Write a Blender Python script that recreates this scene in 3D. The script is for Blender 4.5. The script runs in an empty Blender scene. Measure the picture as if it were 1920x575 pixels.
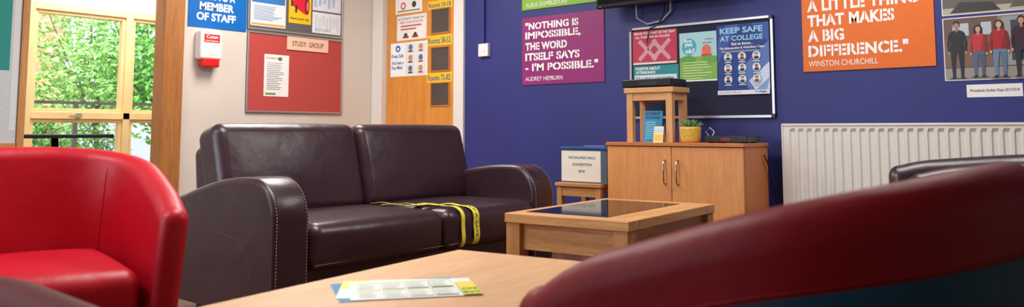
import bpy, bmesh, math, random
from mathutils import Vector, Matrix
from mathutils.bvhtree import BVHTree
random.seed(7)
S=bpy.context.scene
COL=S.collection
# ------------------------------------------------------------------ materials
def lin(c):
    return tuple(((v/255.)/12.92 if v/255.<=0.04045 else ((v/255.+0.055)/1.055)**2.4) for v in c)
_m={}
def M(c,rough=0.6,metal=0.0,var=0.04,spec=0.5,kind='plain',scale=40,bump=0.0,coat=0.0):
    k=(tuple(c),rough,metal,var,spec,kind,scale,bump,coat)
    if k in _m: return _m[k]
    m=bpy.data.materials.new('%s_%02x%02x%02x'%(kind,int(c[0]),int(c[1]),int(c[2])))
    m.use_nodes=True
    nt=m.node_tree;b=nt.nodes['Principled BSDF']
    L=lin(c)
    b.inputs['Roughness'].default_value=rough
    b.inputs['Metallic'].default_value=metal
    b.inputs['Specular IOR Level'].default_value=spec
    b.inputs['Coat Weight'].default_value=coat
    b.inputs['Coat Roughness'].default_value=0.25
    tc=nt.nodes.new('ShaderNodeTexCoord')
    mp=nt.nodes.new('ShaderNodeMapping');nt.links.new(tc.outputs['Object'],mp.inputs[0])
    no=nt.nodes.new('ShaderNodeTexNoise');no.inputs['Scale'].default_value=scale
    no.inputs['Detail'].default_value=3
    nt.links.new(mp.outputs[0],no.inputs[0])
    cr=nt.nodes.new('ShaderNodeValToRGB')
    cr.color_ramp.elements[0].position=0.3;cr.color_ramp.elements[1].position=0.7
    lo=tuple(max(0,v*(1-var)) for v in L);hi=tuple(min(1,v*(1+var)) for v in L)
    cr.color_ramp.elements[0].color=(*lo,1);cr.color_ramp.elements[1].color=(*hi,1)
    nt.links.new(no.outputs[0],cr.inputs[0]);nt.links.new(cr.outputs[0],b.inputs['Base Color'])
    if kind=='leather':
        vo=nt.nodes.new('ShaderNodeTexVoronoi');vo.inputs['Scale'].default_value=260
        nt.links.new(tc.outputs['Object'],vo.inputs[0])
        n2=nt.nodes.new('ShaderNodeTexNoise');n2.inputs['Scale'].default_value=6;n2.inputs['Detail'].default_value=3
        nt.links.new(tc.outputs['Object'],n2.inputs[0])
        bu=nt.nodes.new('ShaderNodeBump');bu.inputs['Strength'].default_value=0.12;bu.inputs['Distance'].default_value=0.002
        nt.links.new(vo.outputs['Distance'],bu.inputs['Height'])
        b2=nt.nodes.new('ShaderNodeBump');b2.inputs['Strength'].default_value=0.26;b2.inputs['Distance'].default_value=0.025
        nt.links.new(n2.outputs[0],b2.inputs['Height']);nt.links.new(bu.outputs[0],b2.inputs['Normal'])
        nt.links.new(b2.outputs[0],b.inputs['Normal'])
    elif bump>0:
        bu=nt.nodes.new('ShaderNodeBump');bu.inputs['Strength'].default_value=bump;bu.inputs['Distance'].default_value=0.003
        nt.links.new(no.outputs[0],bu.inputs['Height']);nt.links.new(bu.outputs[0],b.inputs['Normal'])
    _m[k]=m;return m
def wood(c1,c2,axis='z',rough=0.4,scale=1.0):
    k=('wood',tuple(c1),tuple(c2),axis,rough,scale)
    if k in _m:return _m[k]
    m=bpy.data.materials.new('wood_grain');m.use_nodes=True;nt=m.node_tree;b=nt.nodes['Principled BSDF']
    b.inputs['Roughness'].default_value=rough
    tc=nt.nodes.new('ShaderNodeTexCoord');mp=nt.nodes.new('ShaderNodeMapping')
    s={'x':(1.2,14,14),'y':(14,1.2,14),'z':(14,14,1.2)}[axis]
    mp.inputs['Scale'].default_value=tuple(v*scale for v in s)
    nt.links.new(tc.outputs['Object'],mp.inputs[0])
    n=nt.nodes.new('ShaderNodeTexNoise');n.inputs['Scale'].default_value=2.5;n.inputs['Detail'].default_value=6;n.inputs['Distortion'].default_value=1.2
    nt.links.new(mp.outputs[0],n.inputs[0])
    n2=nt.nodes.new('ShaderNodeTexNoise');n2.inputs['Scale'].default_value=14;n2.inputs['Detail'].default_value=3
    nt.links.new(mp.outputs[0],n2.inputs[0])
    mx=nt.nodes.new('ShaderNodeMath');mx.operation='MULTIPLY_ADD';mx.inputs[1].default_value=0.35
    nt.links.new(n2.outputs[0],mx.inputs[0]);
    m2=nt.nodes.new('ShaderNodeMath');m2.operation='MULTIPLY';m2.inputs[1].default_value=0.65
    nt.links.new(n.outputs[0],m2.inputs[0]);nt.links.new(m2.outputs[0],mx.inputs[2])
    cr=nt.nodes.new('ShaderNodeValToRGB')
    cr.color_ramp.elements[0].position=0.35;cr.color_ramp.elements[1].position=0.65
    cr.color_ramp.elements[0].color=(*lin(c1),1);cr.color_ramp.elements[1].color=(*lin(c2),1)
    nt.links.new(mx.outputs[0],cr.inputs[0]);nt.links.new(cr.outputs[0],b.inputs['Base Color'])
    _m[k]=m;return m
def planks():
    m=bpy.data.materials.new('laminate_planks');m.use_nodes=True;nt=m.node_tree;b=nt.nodes['Principled BSDF']
    b.inputs['Roughness'].default_value=0.35
    tc=nt.nodes.new('ShaderNodeTexCoord');mp=nt.nodes.new('ShaderNodeMapping')
    nt.links.new(tc.outputs['Object'],mp.inputs[0])
    br=nt.nodes.new('ShaderNodeTexBrick');br.inputs['Scale'].default_value=1
    br.inputs['Brick Width'].default_value=1.2;br.inputs['Row Height'].default_value=0.14;br.inputs['Mortar Size'].default_value=0.003
    br.inputs['Color1'].default_value=(*lin((138,92,62)),1);br.inputs['Color2'].default_value=(*lin((112,72,48)),1);br.inputs['Mortar'].default_value=(*lin((50,32,22)),1)
    nt.links.new(mp.outputs[0],br.inputs[0])
    m3=nt.nodes.new('ShaderNodeMapping');m3.inputs['Scale'].default_value=(2,30,1);nt.links.new(tc.outputs['Object'],m3.inputs[0])
    n=nt.nodes.new('ShaderNodeTexNoise');n.inputs['Scale'].default_value=3;n.inputs['Detail'].default_value=5;nt.links.new(m3.outputs[0],n.inputs[0])
    mix=nt.nodes.new('ShaderNodeMix');mix.data_type='RGBA';mix.blend_type='MULTIPLY';mix.inputs[0].default_value=0.5
    nt.links.new(br.outputs[0],mix.inputs[6]);nt.links.new(n.outputs[0],mix.inputs[7]);nt.links.new(mix.outputs[2],b.inputs['Base Color'])
    return m
def bricks():
    m=bpy.data.materials.new('brickwork');m.use_nodes=True;nt=m.node_tree;b=nt.nodes['Principled BSDF']
    b.inputs['Roughness'].default_value=0.9
    tc=nt.nodes.new('ShaderNodeTexCoord');mp=nt.nodes.new('ShaderNodeMapping');mp.inputs['Rotation'].default_value=(math.radians(90),0,math.radians(90))
    nt.links.new(tc.outputs['Object'],mp.inputs[0])
    br=nt.nodes.new('ShaderNodeTexBrick');br.inputs['Scale'].default_value=1
    br.inputs['Brick Width'].default_value=0.23;br.inputs['Row Height'].default_value=0.08;br.inputs['Mortar Size'].default_value=0.008
    br.inputs['Color1'].default_value=(*lin((210,156,132)),1);br.inputs['Color2'].default_value=(*lin((196,132,108)),1);br.inputs['Mortar'].default_value=(*lin((220,212,198)),1)
    nt.links.new(mp.outputs[0],br.inputs[0]);nt.links.new(br.outputs[0],b.inputs['Base Color'])
    return m
def glass_clear():
    if 'glass' in _m:return _m['glass']
    m=bpy.data.materials.new('window_glass');m.use_nodes=True;nt=m.node_tree;nt.nodes.clear()
    o=nt.nodes.new('ShaderNodeOutputMaterial');t=nt.nodes.new('ShaderNodeBsdfTransparent');g=nt.nodes.new('ShaderNodeBsdfGlossy');g.inputs['Roughness'].default_value=0.02
    mx=nt.nodes.new('ShaderNodeMixShader');mx.inputs[0].default_value=0.05
    nt.links.new(t.outputs[0],mx.inputs[1]);nt.links.new(g.outputs[0],mx.inputs[2]);nt.links.new(mx.outputs[0],o.inputs[0])
    _m['glass']=m;return m
BROWN=M((54,32,42),0.33,kind='leather',var=0.12,scale=5,spec=0.6)
BROWN2=M((92,30,40),0.55,kind='leather',var=0.12,scale=5,spec=0.2)
RED=M((192,6,36),0.42,kind='leather',var=0.06,scale=5,spec=0.4)
RED2=M((126,4,18),0.5,kind='leather',var=0.08,scale=5,spec=0.25)
# ------------------------------------------------------------------ object helpers
def setp(o,label=None,cat=None,group=None,kind=None):
    if label:o['label']=label
    if cat:o['category']=cat
    if group:o['group']=group
    if kind:o['kind']=kind
def thing(name,loc,rz=0,label='',cat='',group=None):
    o=bpy.data.objects.new(name,None);o.empty_display_size=0.1
    o.location=loc;o.rotation_euler=(0,0,rz);COL.objects.link(o);setp(o,label,cat,group);return o
def mobj(name,verts,faces,mats,parent=None,smooth=False,midx=None,label=None):
    me=bpy.data.meshes.new(name);me.from_pydata([tuple(v) for v in verts],[],faces)
    for m in (mats if isinstance(mats,(list,tuple)) else [mats]):me.materials.append(m)
    if midx:
        for p,i in zip(me.polygons,midx):p.material_index=i
    if smooth:
        for p in me.polygons:p.use_smooth=True
    me.update()
    o=bpy.data.objects.new(name,me);COL.objects.link(o)
    if parent:o.parent=parent
    if label:o['label']=label
    return o
def fixn(o):
    bm=bmesh.new();bm.from_mesh(o.data);bmesh.ops.remove_doubles(bm,verts=bm.verts,dist=1e-5)
    bmesh.ops.recalc_face_normals(bm,faces=bm.faces);bm.to_mesh(o.data);bm.free();return o
BF=[(0,1,3,2),(4,6,7,5),(0,4,5,1),(2,3,7,6),(0,2,6,4),(1,5,7,3)]
def boxes(name,lst,mat,parent=None,bevel=0.0,seg=2,label=None):
    v=[];f=[]
    for (x0,x1,y0,y1,z0,z1) in lst:
        n=len(v)
        for x in (x0,x1):
            for y in (y0,y1):
                for z in (z0,z1):v.append((x,y,z))
        f+=[tuple(n+i for i in q) for q in BF]
    o=mobj(name,v,f,mat,parent,label=label)
    bm=bmesh.new();bm.from_mesh(o.data);bmesh.ops.recalc_face_normals(bm,faces=bm.faces);
    if bevel>0:
        bmesh.ops.bevel(bm,geom=bm.edges[:],offset=bevel,segments=seg,affect='EDGES',profile=0.5)
    bm.to_mesh(o.data);bm.free()
    return o
def box(name,x0,x1,y0,y1,z0,z1,mat,parent=None,bevel=0.0,seg=2,label=None):
    return boxes(name,[(x0,x1,y0,y1,z0,z1)],mat,parent,bevel,seg,label)
def each(name,lst,mat,parent=None,bevel=0.0,seg=2,label=None):
    return [boxes(name,[q],mat,parent,bevel,seg,label) for q in lst]
def softbox(name,c,half,r,mat,parent=None,bulge=(0,0,0),m=8,rb=5,rot=None,label=None):
    def ax(h):
        e=[math.tan(math.radians(45)*i/rb)*r for i in range(rb+1)]
        inner=h-r
        a=[-inner-t for t in reversed(e)]
        mid=[-inner+2*inner*i/m for i in range(1,m)]
        return a+mid+[inner+t for t in e]
    A=[ax(h) for h in half];V=[];F=[]
    for d in range(3):
        a,b=[(1,2),(2,0),(0,1)][d]
        for s in (-1,1):
            n=len(V);la,lb=A[a],A[b]
            for i in la:
                for j in lb:
                    q=[0,0,0];q[d]=s*half[d];q[a]=i;q[b]=j
                    cl=[max(-(half[k]-r),min(half[k]-r,q[k])) for k in range(3)]
                    dv=Vector([q[k]-cl[k] for k in range(3)])
                    if dv.length>0:dv=dv.normalized()*r
                    p=[cl[k]+dv[k] for k in range(3)]
                    nrm=[p[k]/half[k] for k in range(3)]
                    for k in range(3):
                        o1,o2=[(1,2),(2,0),(0,1)][k]
                        p[k]+=bulge[k]*nrm[k]*max(0,1-nrm[o1]**2)**0.7*max(0,1-nrm[o2]**2)**0.7 if bulge[k] else 0
                    V.append(p)
            for i in range(len(la)-1):
                for j in range(len(lb)-1):
                    F.append((n+i*len(lb)+j,n+(i+1)*len(lb)+j,n+(i+1)*len(lb)+j+1,n+i*len(lb)+j+1))
    R=rot if rot else Matrix.Identity(3)
    V=[R@Vector(p)+Vector(c) for p in V]
    o=mobj(name,V,F,mat,parent,smooth=True,label=label);fixn(o)
    for p in o.data.polygons:p.use_smooth=True
    return o
def tube(name,pts,r,mat,parent=None,n=8,label=None,dash=0):
    pts=[Vector(p) for p in pts]
    V=[];F=[]
    segs=[]
    if dash:
        L=[0]
        for i in range(1,len(pts)):L.append(L[-1]+(pts[i]-pts[i-1]).length)
        def at(s):
            for i in range(1,len(pts)):
                if s<=L[i]:
                    t=(s-L[i-1])/max(1e-9,L[i]-L[i-1]);return pts[i-1].lerp(pts[i],t)
            return pts[-1]
        s=0
        while s<L[-1]:
            segs.append([at(s),at(min(L[-1],s+dash*0.65))]);s+=dash
    else:segs=[pts]
    for P in segs:
        base=len(V)
        for i,p in enumerate(P):
            d=(P[min(i+1,len(P)-1)]-P[max(i-1,0)])
            if d.length<1e-9:d=Vector((0,0,1))
            d.normalize()
            u=d.cross(Vector((0,0,1)))
            if u.length<0.05:u=d.cross(Vector((1,0,0)))
            u.normalize();w=d.cross(u)
            for k in range(n):
                a=2*math.pi*k/n;V.append(p+u*math.cos(a)*r+w*math.sin(a)*r)
        for i in range(len(P)-1):
            for k in range(n):
                F.append((base+i*n+k,base+i*n+(k+1)%n,base+(i+1)*n+(k+1)%n,base+(i+1)*n+k))
        F.append(tuple(base+k for k in range(n))[::-1]);F.append(tuple(base+(len(P)-1)*n+k for k in range(n)))
    o=mobj(name,V,F,mat,parent,smooth=True,label=label);return o
def lathe(name,prof,c,mat,parent=None,n=32,label=None):
    V=[];F=[]
    for (r,z) in prof:
        for k in range(n):
            a=2*math.pi*k/n;V.append((c[0]+r*math.cos(a),c[1]+r*math.sin(a),c[2]+z))
    for i in range(len(prof)-1):
        for k in range(n):F.append((i*n+k,i*n+(k+1)%n,(i+1)*n+(k+1)%n,(i+1)*n+k))
    F.append(tuple(range(n))[::-1]);F.append(tuple((len(prof)-1)*n+k for k in range(n)))
    return mobj(name,V,F,mat,parent,smooth=True,label=label)
# ------------------------------------------------------------------ flat printed art
def textgeo(s,bold=0.0,space=1.0):
    cu=bpy.data.curves.new('t','FONT');cu.body=s;cu.size=1;cu.offset=bold;cu.dimensions='2D';cu.fill_mode='BOTH';cu.resolution_u=3
    cu.space_character=space;cu.space_line=1.0
    ob=bpy.data.objects.new('t',cu);COL.objects.link(ob)
    dg=bpy.context.evaluated_depsgraph_get();dg.update();e=ob.evaluated_get(dg);me=e.to_mesh()
    V=[(v.co.x,v.co.y) for v in me.vertices];F=[tuple(p.vertices) for p in me.polygons]
    e.to_mesh_clear();bpy.data.objects.remove(ob);bpy.data.curves.remove(cu)
    return V,F
def islands(V,F):
    par=list(range(len(V)))
    def fd(a):
        while par[a]!=a:par[a]=par[par[a]];a=par[a]
        return a
    for f in F:
        for i in f[1:]:par[fd(i)]=fd(f[0])
    g={}
    used=set(i for f in F for i in f)
    for i in used:
        g.setdefault(fd(i),[]).append(V[i])
    bb=[(min(p[0] for p in q),max(p[0] for p in q),min(p[1] for p in q),max(p[1] for p in q)) for q in g.values()]
    bb.sort()
    return bb
def art(name,items,parent,tf,y0=-0.0006,rough=0.55,label=None):
    V=[];F=[];MI=[];mats=[];idx={}
    def mi(c):
        c=tuple(c)
        if c not in idx:
            idx[c]=len(mats);mats.append(M(c,rough,var=0.02))
        return idx[c]
    d=y0
    for it in items:
        k=it[0];n=len(V)
        if k=='r':
            _,a,b,c2,e,c=it;V+=[tf(a,b,d),tf(c2,b,d),tf(c2,e,d),tf(a,e,d)];F.append((n,n+1,n+2,n+3));MI.append(mi(c))
        elif k=='c':
            _,a,b,r,c=it[:5];ry=it[5] if len(it)>5 else r
            V+=[tf(a+r*math.cos(2*math.pi*i/20),b+ry*math.sin(2*math.pi*i/20),d) for i in range(20)]
            F.append(tuple(range(n,n+20)));MI.append(mi(c))
        elif k=='p':
            V+=[tf(p[0],p[1],d) for p in it[1]];F.append(tuple(range(n,n+len(it[1]))));MI.append(mi(it[2]))
        elif k=='t':
            _,s,a,b,c2,e,c=it[:7];bold=it[7] if len(it)>7 else 0.0
            sten=it[8] if len(it)>8 else None
            TV,TF=textgeo(s,bold,1.06 if sten else 1.0)
            x0=min(p[0] for p in TV);x1=max(p[0] for p in TV);z0=min(p[1] for p in TV);z1=max(p[1] for p in TV)
            fu=lambda x:a+(x-x0)/(x1-x0)*(c2-a)
            fv=lambda z:b+(z-z0)/(z1-z0)*(e-b)
            for p in TV:V.append(tf(fu(p[0]),fv(p[1]),d-0.0002))
            m_=mi(c)
            for q in TF:F.append(tuple(n+i for i in q));MI.append(m_)
            if sten:
                bb=islands(TV,TF);chars=[]
                for ch in s:
                    if ch==' ':continue
                    chars+= [ch,''] if ch=='"' else [ch]
                if len(chars)==len(bb):
                    wbar=(z1-z0)*0.045
                    for ch,q in zip(chars,bb):
                        w_=q[1]-q[0]
                        if ch in 'OQCGSA' and ch:xs_=(q[0]+q[1])/2
                        elif ch in 'BDPREF' and ch:xs_=q[0]+w_*0.36
                        else:continue
                        k2=len(V);dd=d-0.0004
                        V+=[tf(fu(xs_-wbar),fv(q[2]-.01),dd),tf(fu(xs_+wbar),fv(q[2]-.01),dd),tf(fu(xs_+wbar),fv(q[3]+.01),dd),tf(fu(xs_-wbar),fv(q[3]+.01),dd)]
                        F.append((k2,k2+1,k2+2,k2+3));MI.append(mi(sten))
        d-=0.00012
    return mobj(name,V,F,mats,parent,midx=MI,label=label)
def wallthing(name,wall,u0,u1,v0,v1,off,th,mat,label,cat,items=(),group=None,bevel=0.0,artname='printed_artwork',boardname='sheet',rough=0.55):
    uc=(u0+u1)/2
    if wall=='B':loc=(uc,WB-off,v0);rz=0
    elif wall=='A':loc=(WA+off,uc,v0);rz=math.pi/2
    o=thing(name,loc,rz,label,cat,group)
    box(boardname,-(u1-u0)/2,(u1-u0)/2,-th,0,0,v1-v0,mat,o,bevel)
    if items:
        art(artname,items,o,lambda u,v,d:(u-uc,-th+d,v-v0),rough=rough)
    return o
WB=5.0;WA=-5.95
W_=(245,245,245);BK=(25,25,28)
def lines(x0,x1,y0,y1,n,c,frac=0.45,seed=1):
    r=random.Random(seed);out=[];h=(y1-y0)/n
    for i in range(n):
        y=y1-(i+0.5)*h;e=x1-(x1-x0)*r.random()*0.35
        out.append(('r',x0,y-h*frac/2,e,y+h*frac/2,c))
    return out
# ------------------------------------------------------------------ ROOM
def st(o,**k):
    o['kind']='structure'
    for a,b in k.items():o[a]=b
    return o
WHITE=M((218,208,198),0.7,var=0.03,scale=3,bump=0.05)
BLUE=M((42,48,120),0.55,var=0.07,scale=2.5,bump=0.1)
CEIL=M((235,232,225),0.8)
XR=2.6;YF=-2.6;ZC=2.7
fl=st(box('floor',-7.3,XR,YF,5.0,-0.1,0,planks()))
st(box('ceiling',-7.3,XR,YF,5.0,ZC,ZC+0.1,CEIL))
DX0,DX1=-5.80,-4.85
st(boxes('wall_back',[(-4.73,XR,5.0,5.15,0,ZC),(-4.85,-4.73,5.06,5.15,0,ZC),(DX0,DX1,5.06,5.15,2.18,ZC)],BLUE))
st(boxes('wall_left',[(WA-0.1,WA,3.06,5.15,0,ZC),(WA-0.1,WA,YF,1.925,0,ZC),(WA-0.1,WA,1.925,3.06,2.12,ZC)],WHITE))
st(box('wall_front',-7.3,XR,YF-0.1,YF,0,ZC,WHITE))
st(box('wall_right',XR,XR+0.1,YF-0.1,5.15,0,ZC,WHITE))
PW=wood((158,98,48),(186,124,68),'z',0.4)
PW3=wood((182,124,72),(206,150,96),'z',0.4)
st(box('trim_1',WA-0.13,WA+0.03,2.90,3.06,0,2.12,PW,bevel=0.004))
st(box('trim_2',WA-0.13,WA+0.03,1.925,1.968,0,2.12,PW3,bevel=0.003))
st(box('trim_3',WA-0.13,WA+0.03,1.968,2.90,1.98,2.12,PW,bevel=0.004))
GX=-7.3
st(boxes('wall_bay',[(GX-0.15,GX,1.2,2.38,0,ZC),(GX-0.15,GX,4.1,5.15,0,ZC),(GX-0.15,GX,2.38,4.1,1.93,ZC)],WHITE))
st(box('wall_bay_side',GX,WA-0.1,1.1,1.2,0,ZC,WHITE))
st(box('wall_bay_end',GX,WA-0.1,5.0,5.15,0,ZC,WHITE))
FR=M((250,222,164),0.45,var=0.05,scale=8)
fr=[]
def fb(y0,y1,z0,z1,x0=-0.06,x1=0.05):fr.append((GX+x0,GX+x1,y0,y1,z0,z1))
fb(2.38,2.45,0.0,1.93);fb(4.03,4.1,0.0,1.93);fb(2.45,4.03,1.87,1.93);fb(2.45,4.03,0.0,0.10)
fb(3.20,3.26,0.10,1.87);fb(2.45,4.03,0.95,1.01)
for (a,b) in ((2.45,3.20),(3.26,4.03)):
    for (c,d) in ((0.10,0.95),(1.01,1.87)):
        for q in ((a,a+0.03,c,d),(b-0.03,b,c,d),(a+0.03,b-0.03,c,c+0.03),(a+0.03,b-0.03,d-0.03,d)):
            fb(*q,x0=-0.03,x1=0.03)
win=st(boxes('window_1',fr,FR,bevel=0.003,seg=1))
gl=mobj('glass_pane',[(GX,2.46,0.1),(GX,4.02,0.1),(GX,4.02,1.86),(GX,2.46,1.86)],[(0,1,2,3)],glass_clear(),win)
hn=boxes('window_handle',[(GX+0.05,GX+0.08,2.80,2.84,0.98,1.0),(GX+0.07,GX+0.085,2.74,2.84,0.965,0.98)],M((190,190,190),0.3,0.9),win)
SK=M((225,215,205),0.5)
st(box('baseboard_back',-4.73,XR,4.985,5.0,0,0.1,M((50,52,110),0.45)))
st(box('baseboard_left',WA,WA+0.015,3.07,4.98,0,0.1,SK))
DW=wood((208,130,50),(228,154,68),'z',0.4,0.7)
dr=st(box('door_1',DX0+0.005,DX1-0.005,5.03,5.075,0.005,2.17,DW,bevel=0.002,seg=1))
st(boxes('trim_4',[(-5.945,DX0,4.97,5.12,0,2.24),(DX1,-4.73,4.975,5.12,0,2.24),(DX0,DX1,4.975,5.12,2.18,2.24)],M((228,222,216),0.45),bevel=0.004))
DY=5.03
for (z0,z1) in ((1.74,1.95),(1.395,1.60),(1.08,1.275)):
    a,b=-5.175,-4.955
    boxes('vision_panel_frame',[(a-0.012,a,DY-0.008,DY,z0-0.012,z1+0.012),(b,b+0.012,DY-0.008,DY,z0-0.012,z1+0.012),(a,b,DY-0.008,DY,z0-0.012,z0),(a,b,DY-0.008,DY,z1,z1+0.012)],wood((176,112,50),(196,130,66)),dr)
    its=[('r',a,z0,b,z1,(96,92,86))]
    n=15
    for i in range(n):its.append(('r',a,z0+(i+0.3)*(z1-z0)/n,b,z0+(i+0.7)*(z1-z0)/n,(60,58,56)))
    art('wired_glass',its,dr,lambda u,v,d:(u,DY-0.001+d,v),rough=0.2)
boxes('finger_plate',[(-4.885,-4.862,DY-0.004,DY,0.9,1.35)],M((150,150,150),0.35,0.8),dr)
boxes('hinge',[(-4.868,-4.852,DY-0.01,DY,1.80,1.92)],M((150,150,150),0.35,0.8),dr)
# ------------------------------------------------------------------ door signs
off=WB-DY
YEL=(246,196,40);TEAL=(20,110,130)
for (z0,z1,tx) in ((1.955,2.035,'Rooms 10-18'),(1.622,1.715,'Rooms 38-52'),(1.283,1.375,'Rooms 72-82')):
    wallthing('room_number_sign','B',-5.235,-4.915,z0,z1,off,0.003,M(YEL,0.4),'yellow plastic room number sign on the wooden door','sign',
      [('t',tx,-5.22,z0+0.018,-4.935,z1-0.02,TEAL,0.02)],group='room number signs on the door',boardname='plate',artname='lettering')
wallthing('notice','B',-5.74,-5.235,1.36,1.68,off,0.001,M((240,240,238)),'white face mask notice with blue heading taped to the door','poster',
  [('r',-5.735,1.365,-5.54,1.675,(245,248,250)),('c',-5.635,1.625,0.035,(30,110,180),0.032),('c',-5.635,1.622,0.018,(240,240,240),0.014),
   ('t','Keep Safe',-5.725,1.53,-5.555,1.575,(20,90,160),0.02),('t','And wear a',-5.72,1.475,-5.555,1.51,(20,90,160),0.02),('t','Face Mask',-5.72,1.43,-5.565,1.463,(20,90,160),0.02)]
  +[q for i in range(2) for j in range(3) for q in (('r',-5.52+i*0.14,1.58-j*0.1,-5.40+i*0.14,1.665-j*0.1,(225,228,230)),('c',-5.46+i*0.14,1.63-j*0.1,0.028,(200,140,110) if (i+j)%2 else (90,110,150)),('r',-5.49+i*0.14,1.585-j*0.1,-5.43+i*0.14,1.6-j*0.1,(200,40,40) if i else (60,60,70)))])
wallthing('notice','B',-5.655,-5.25,1.70,1.935,off,0.001,M((240,238,234)),'white notice asking students to wait, taped to the door','poster',
  [('t','ALL STUDENTS - PLEASE WAIT',-5.64,1.895,-5.27,1.915,(60,60,60),0.01),('t','HERE TO BE COLLECTED',-5.61,1.86,-5.30,1.88,(190,40,40),0.01)]+lines(-5.6,-5.3,1.79,1.85,2,(190,90,80))
  +[('c',-5.53,1.745,0.025,(70,60,60)),('c',-5.40,1.745,0.025,(70,60,60)),('r',-5.57,1.72,-5.49,1.74,(150,60,50)),('r',-5.44,1.72,-5.36,1.74,(150,60,50))])
wallthing('notice','B',-5.68,-5.31,1.957,2.17,off,0.001,M((242,238,232)),'white notice with a red and black symbol on the door','poster',
  [('c',-5.57,2.03,0.035,(200,50,40)),('c',-5.57,2.03,0.022,(240,235,230)),('c',-5.42,2.035,0.03,(60,70,60)),('r',-5.65,1.975,-5.34,1.985,(90,90,90))])
# ------------------------------------------------------------------ white wall items
ALU=M((190,188,188),0.35,0.7)
def frame(name,parent,w,h,t,dep,mat):
    return boxes(name,[(-w/2,w/2,-dep,0,0,t),(-w/2,w/2,-dep,0,h-t,h),(-w/2,-w/2+t,-dep,0,t,h-t),(w/2-t,w/2,-dep,0,t,h-t)],mat,parent,bevel=0.0015,seg=1)
b=wallthing('notice_board','A',3.62,4.61,1.005,1.69,0,0.012,M((186,72,66),0.9,var=0.14,scale=300,bump=0.3),'red fabric notice board with thin aluminium frame on white wall','notice board',boardname='fabric_panel')
frame('board_frame',b,0.99,0.685,0.014,0.02,ALU)
b=wallthing('notice_board','A',3.615,4.605,1.705,2.35,0,0.012,M((96,92,92),0.9,var=0.12,scale=300,bump=0.3),'grey fabric notice board with leaflets, above the red one','notice board',boardname='fabric_panel')
frame('board_frame',b,0.99,0.645,0.014,0.02,ALU)
wallthing('paper_label','A',4.00,4.44,1.56,1.675,0.021,0.001,M((246,196,170),0.7),'peach paper strip reading study group pinned on red board','label',
  [('t','STUDY  GROUP',4.055,1.595,4.385,1.64,(50,40,40),0.008)],artname='lettering')
wallthing('letter','A',3.785,4.03,1.145,1.505,0.0125,0.001,M((240,238,236)),'white printed A4 letter pinned on the red notice board','paper',
  [('t','Woodland Study',3.80,1.462,3.95,1.482,(120,60,40),0.01),('c',3.94,1.47,0.02,(70,140,60),0.018)]+lines(3.81,3.98,1.20,1.44,15,(150,150,155),0.3,3)+[('r',3.80,1.16,3.90,1.175,(90,160,80))])
wallthing('leaflet','A',3.64,3.985,1.74,2.03,0.0125,0.001,M((225,228,232)),'white and blue leaflet pinned to the grey notice board','leaflet',
  [('r',3.65,1.94,3.975,2.02,(50,120,190))]+lines(3.67,3.95,1.79,1.92,9,(90,130,180),0.35,5)+[('r',3.65,1.75,3.975,1.765,(240,160,60))])
wallthing('leaflet','A',3.64,3.985,2.035,2.32,0.0125,0.001,M((225,228,232)),'white leaflet with blue header pinned to the grey board','leaflet',
  lines(3.67,3.95,2.05,2.2,7,(60,110,170),0.4,6))
wallthing('poster','A',4.015,4.25,1.80,2.14,0.0125,0.001,M((248,196,20)),'yellow poster with a red megaphone drawing','poster',
  [('p',[(4.05,1.955),(4.19,1.885),(4.225,1.99),(4.20,2.045),(4.05,2.0)],(225,30,50)),('c',4.205,1.965,0.024,(120,20,70),0.08),('c',4.21,1.965,0.012,(250,120,60),0.045),('r',4.035,1.95,4.055,2.005,(90,20,70)),('r',4.08,1.895,4.10,1.96,(60,20,60)),
   ('t','Have your say',4.03,1.825,4.23,1.855,(40,40,60),0.02),('t','STUDENT VOICE',4.03,2.07,4.23,2.11,(20,20,30),0.02)])
wallthing('map_sheet','A',4.265,4.58,1.735,1.925,0.0125,0.001,M((235,235,238)),'white sheet with faint plan drawing on grey board','paper',
  [('r',4.29+0.04*i,1.76+0.02*(i%3),4.32+0.04*i,1.90-0.02*(i%2),(215,218,228)) for i in range(7)]+lines(4.29,4.56,1.75,1.78,2,(150,160,190),0.3,2))
wallthing('map_sheet','A',4.265,4.58,1.94,2.2,0.0125,0.001,M((230,232,240)),'white sheet with blue line plan on grey board','paper',
  [('r',4.28+0.05*i,1.97+0.02*(i%3),4.31+0.05*i,2.15-0.02*(i%2),(180,195,222)) for i in range(5)])
SB=M((10,104,186),0.35)
wallthing('information_sign','A',3.095,3.61,1.675,2.30,0,0.006,SB,'blue sign with white capitals on the white wall','sign',
  [('t','PLEASE',3.18,1.99,3.5,2.06,W_,0.035),('t','SPEAK TO A',3.14,1.905,3.50,1.965,W_,0.035),('t','MEMBER',3.19,1.82,3.49,1.885,W_,0.035),('t','OF STAFF',3.165,1.735,3.51,1.80,W_,0.035)],boardname='plate',artname='lettering',bevel=0.0015)
d=thing('hand_sanitiser_dispenser',(WA,3.255,1.36),math.pi/2,'white wall-mounted hand sanitiser dispenser with red push lever','dispenser')
softbox('dispenser_body',(0,-0.048,0.17),(0.095,0.05,0.115),0.02,M((238,234,232),0.3),d,m=3)
softbox('push_lever',(0,-0.058,0.03),(0.07,0.045,0.035),0.012,M((215,30,30),0.35),d,m=3)
art('label_print',[('r',-0.066,0.19,0.066,0.255,(205,40,45)),('t','Cutan',-0.05,0.222,0.05,0.250,W_,0.02),('t','Hand Sanitiser',-0.055,0.197,0.055,0.211,W_,0.01),('r',-0.03,0.09,0.03,0.15,(225,225,228))],d,lambda u,v,dd:(u,-0.0985+dd,v),rough=0.3)
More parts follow.
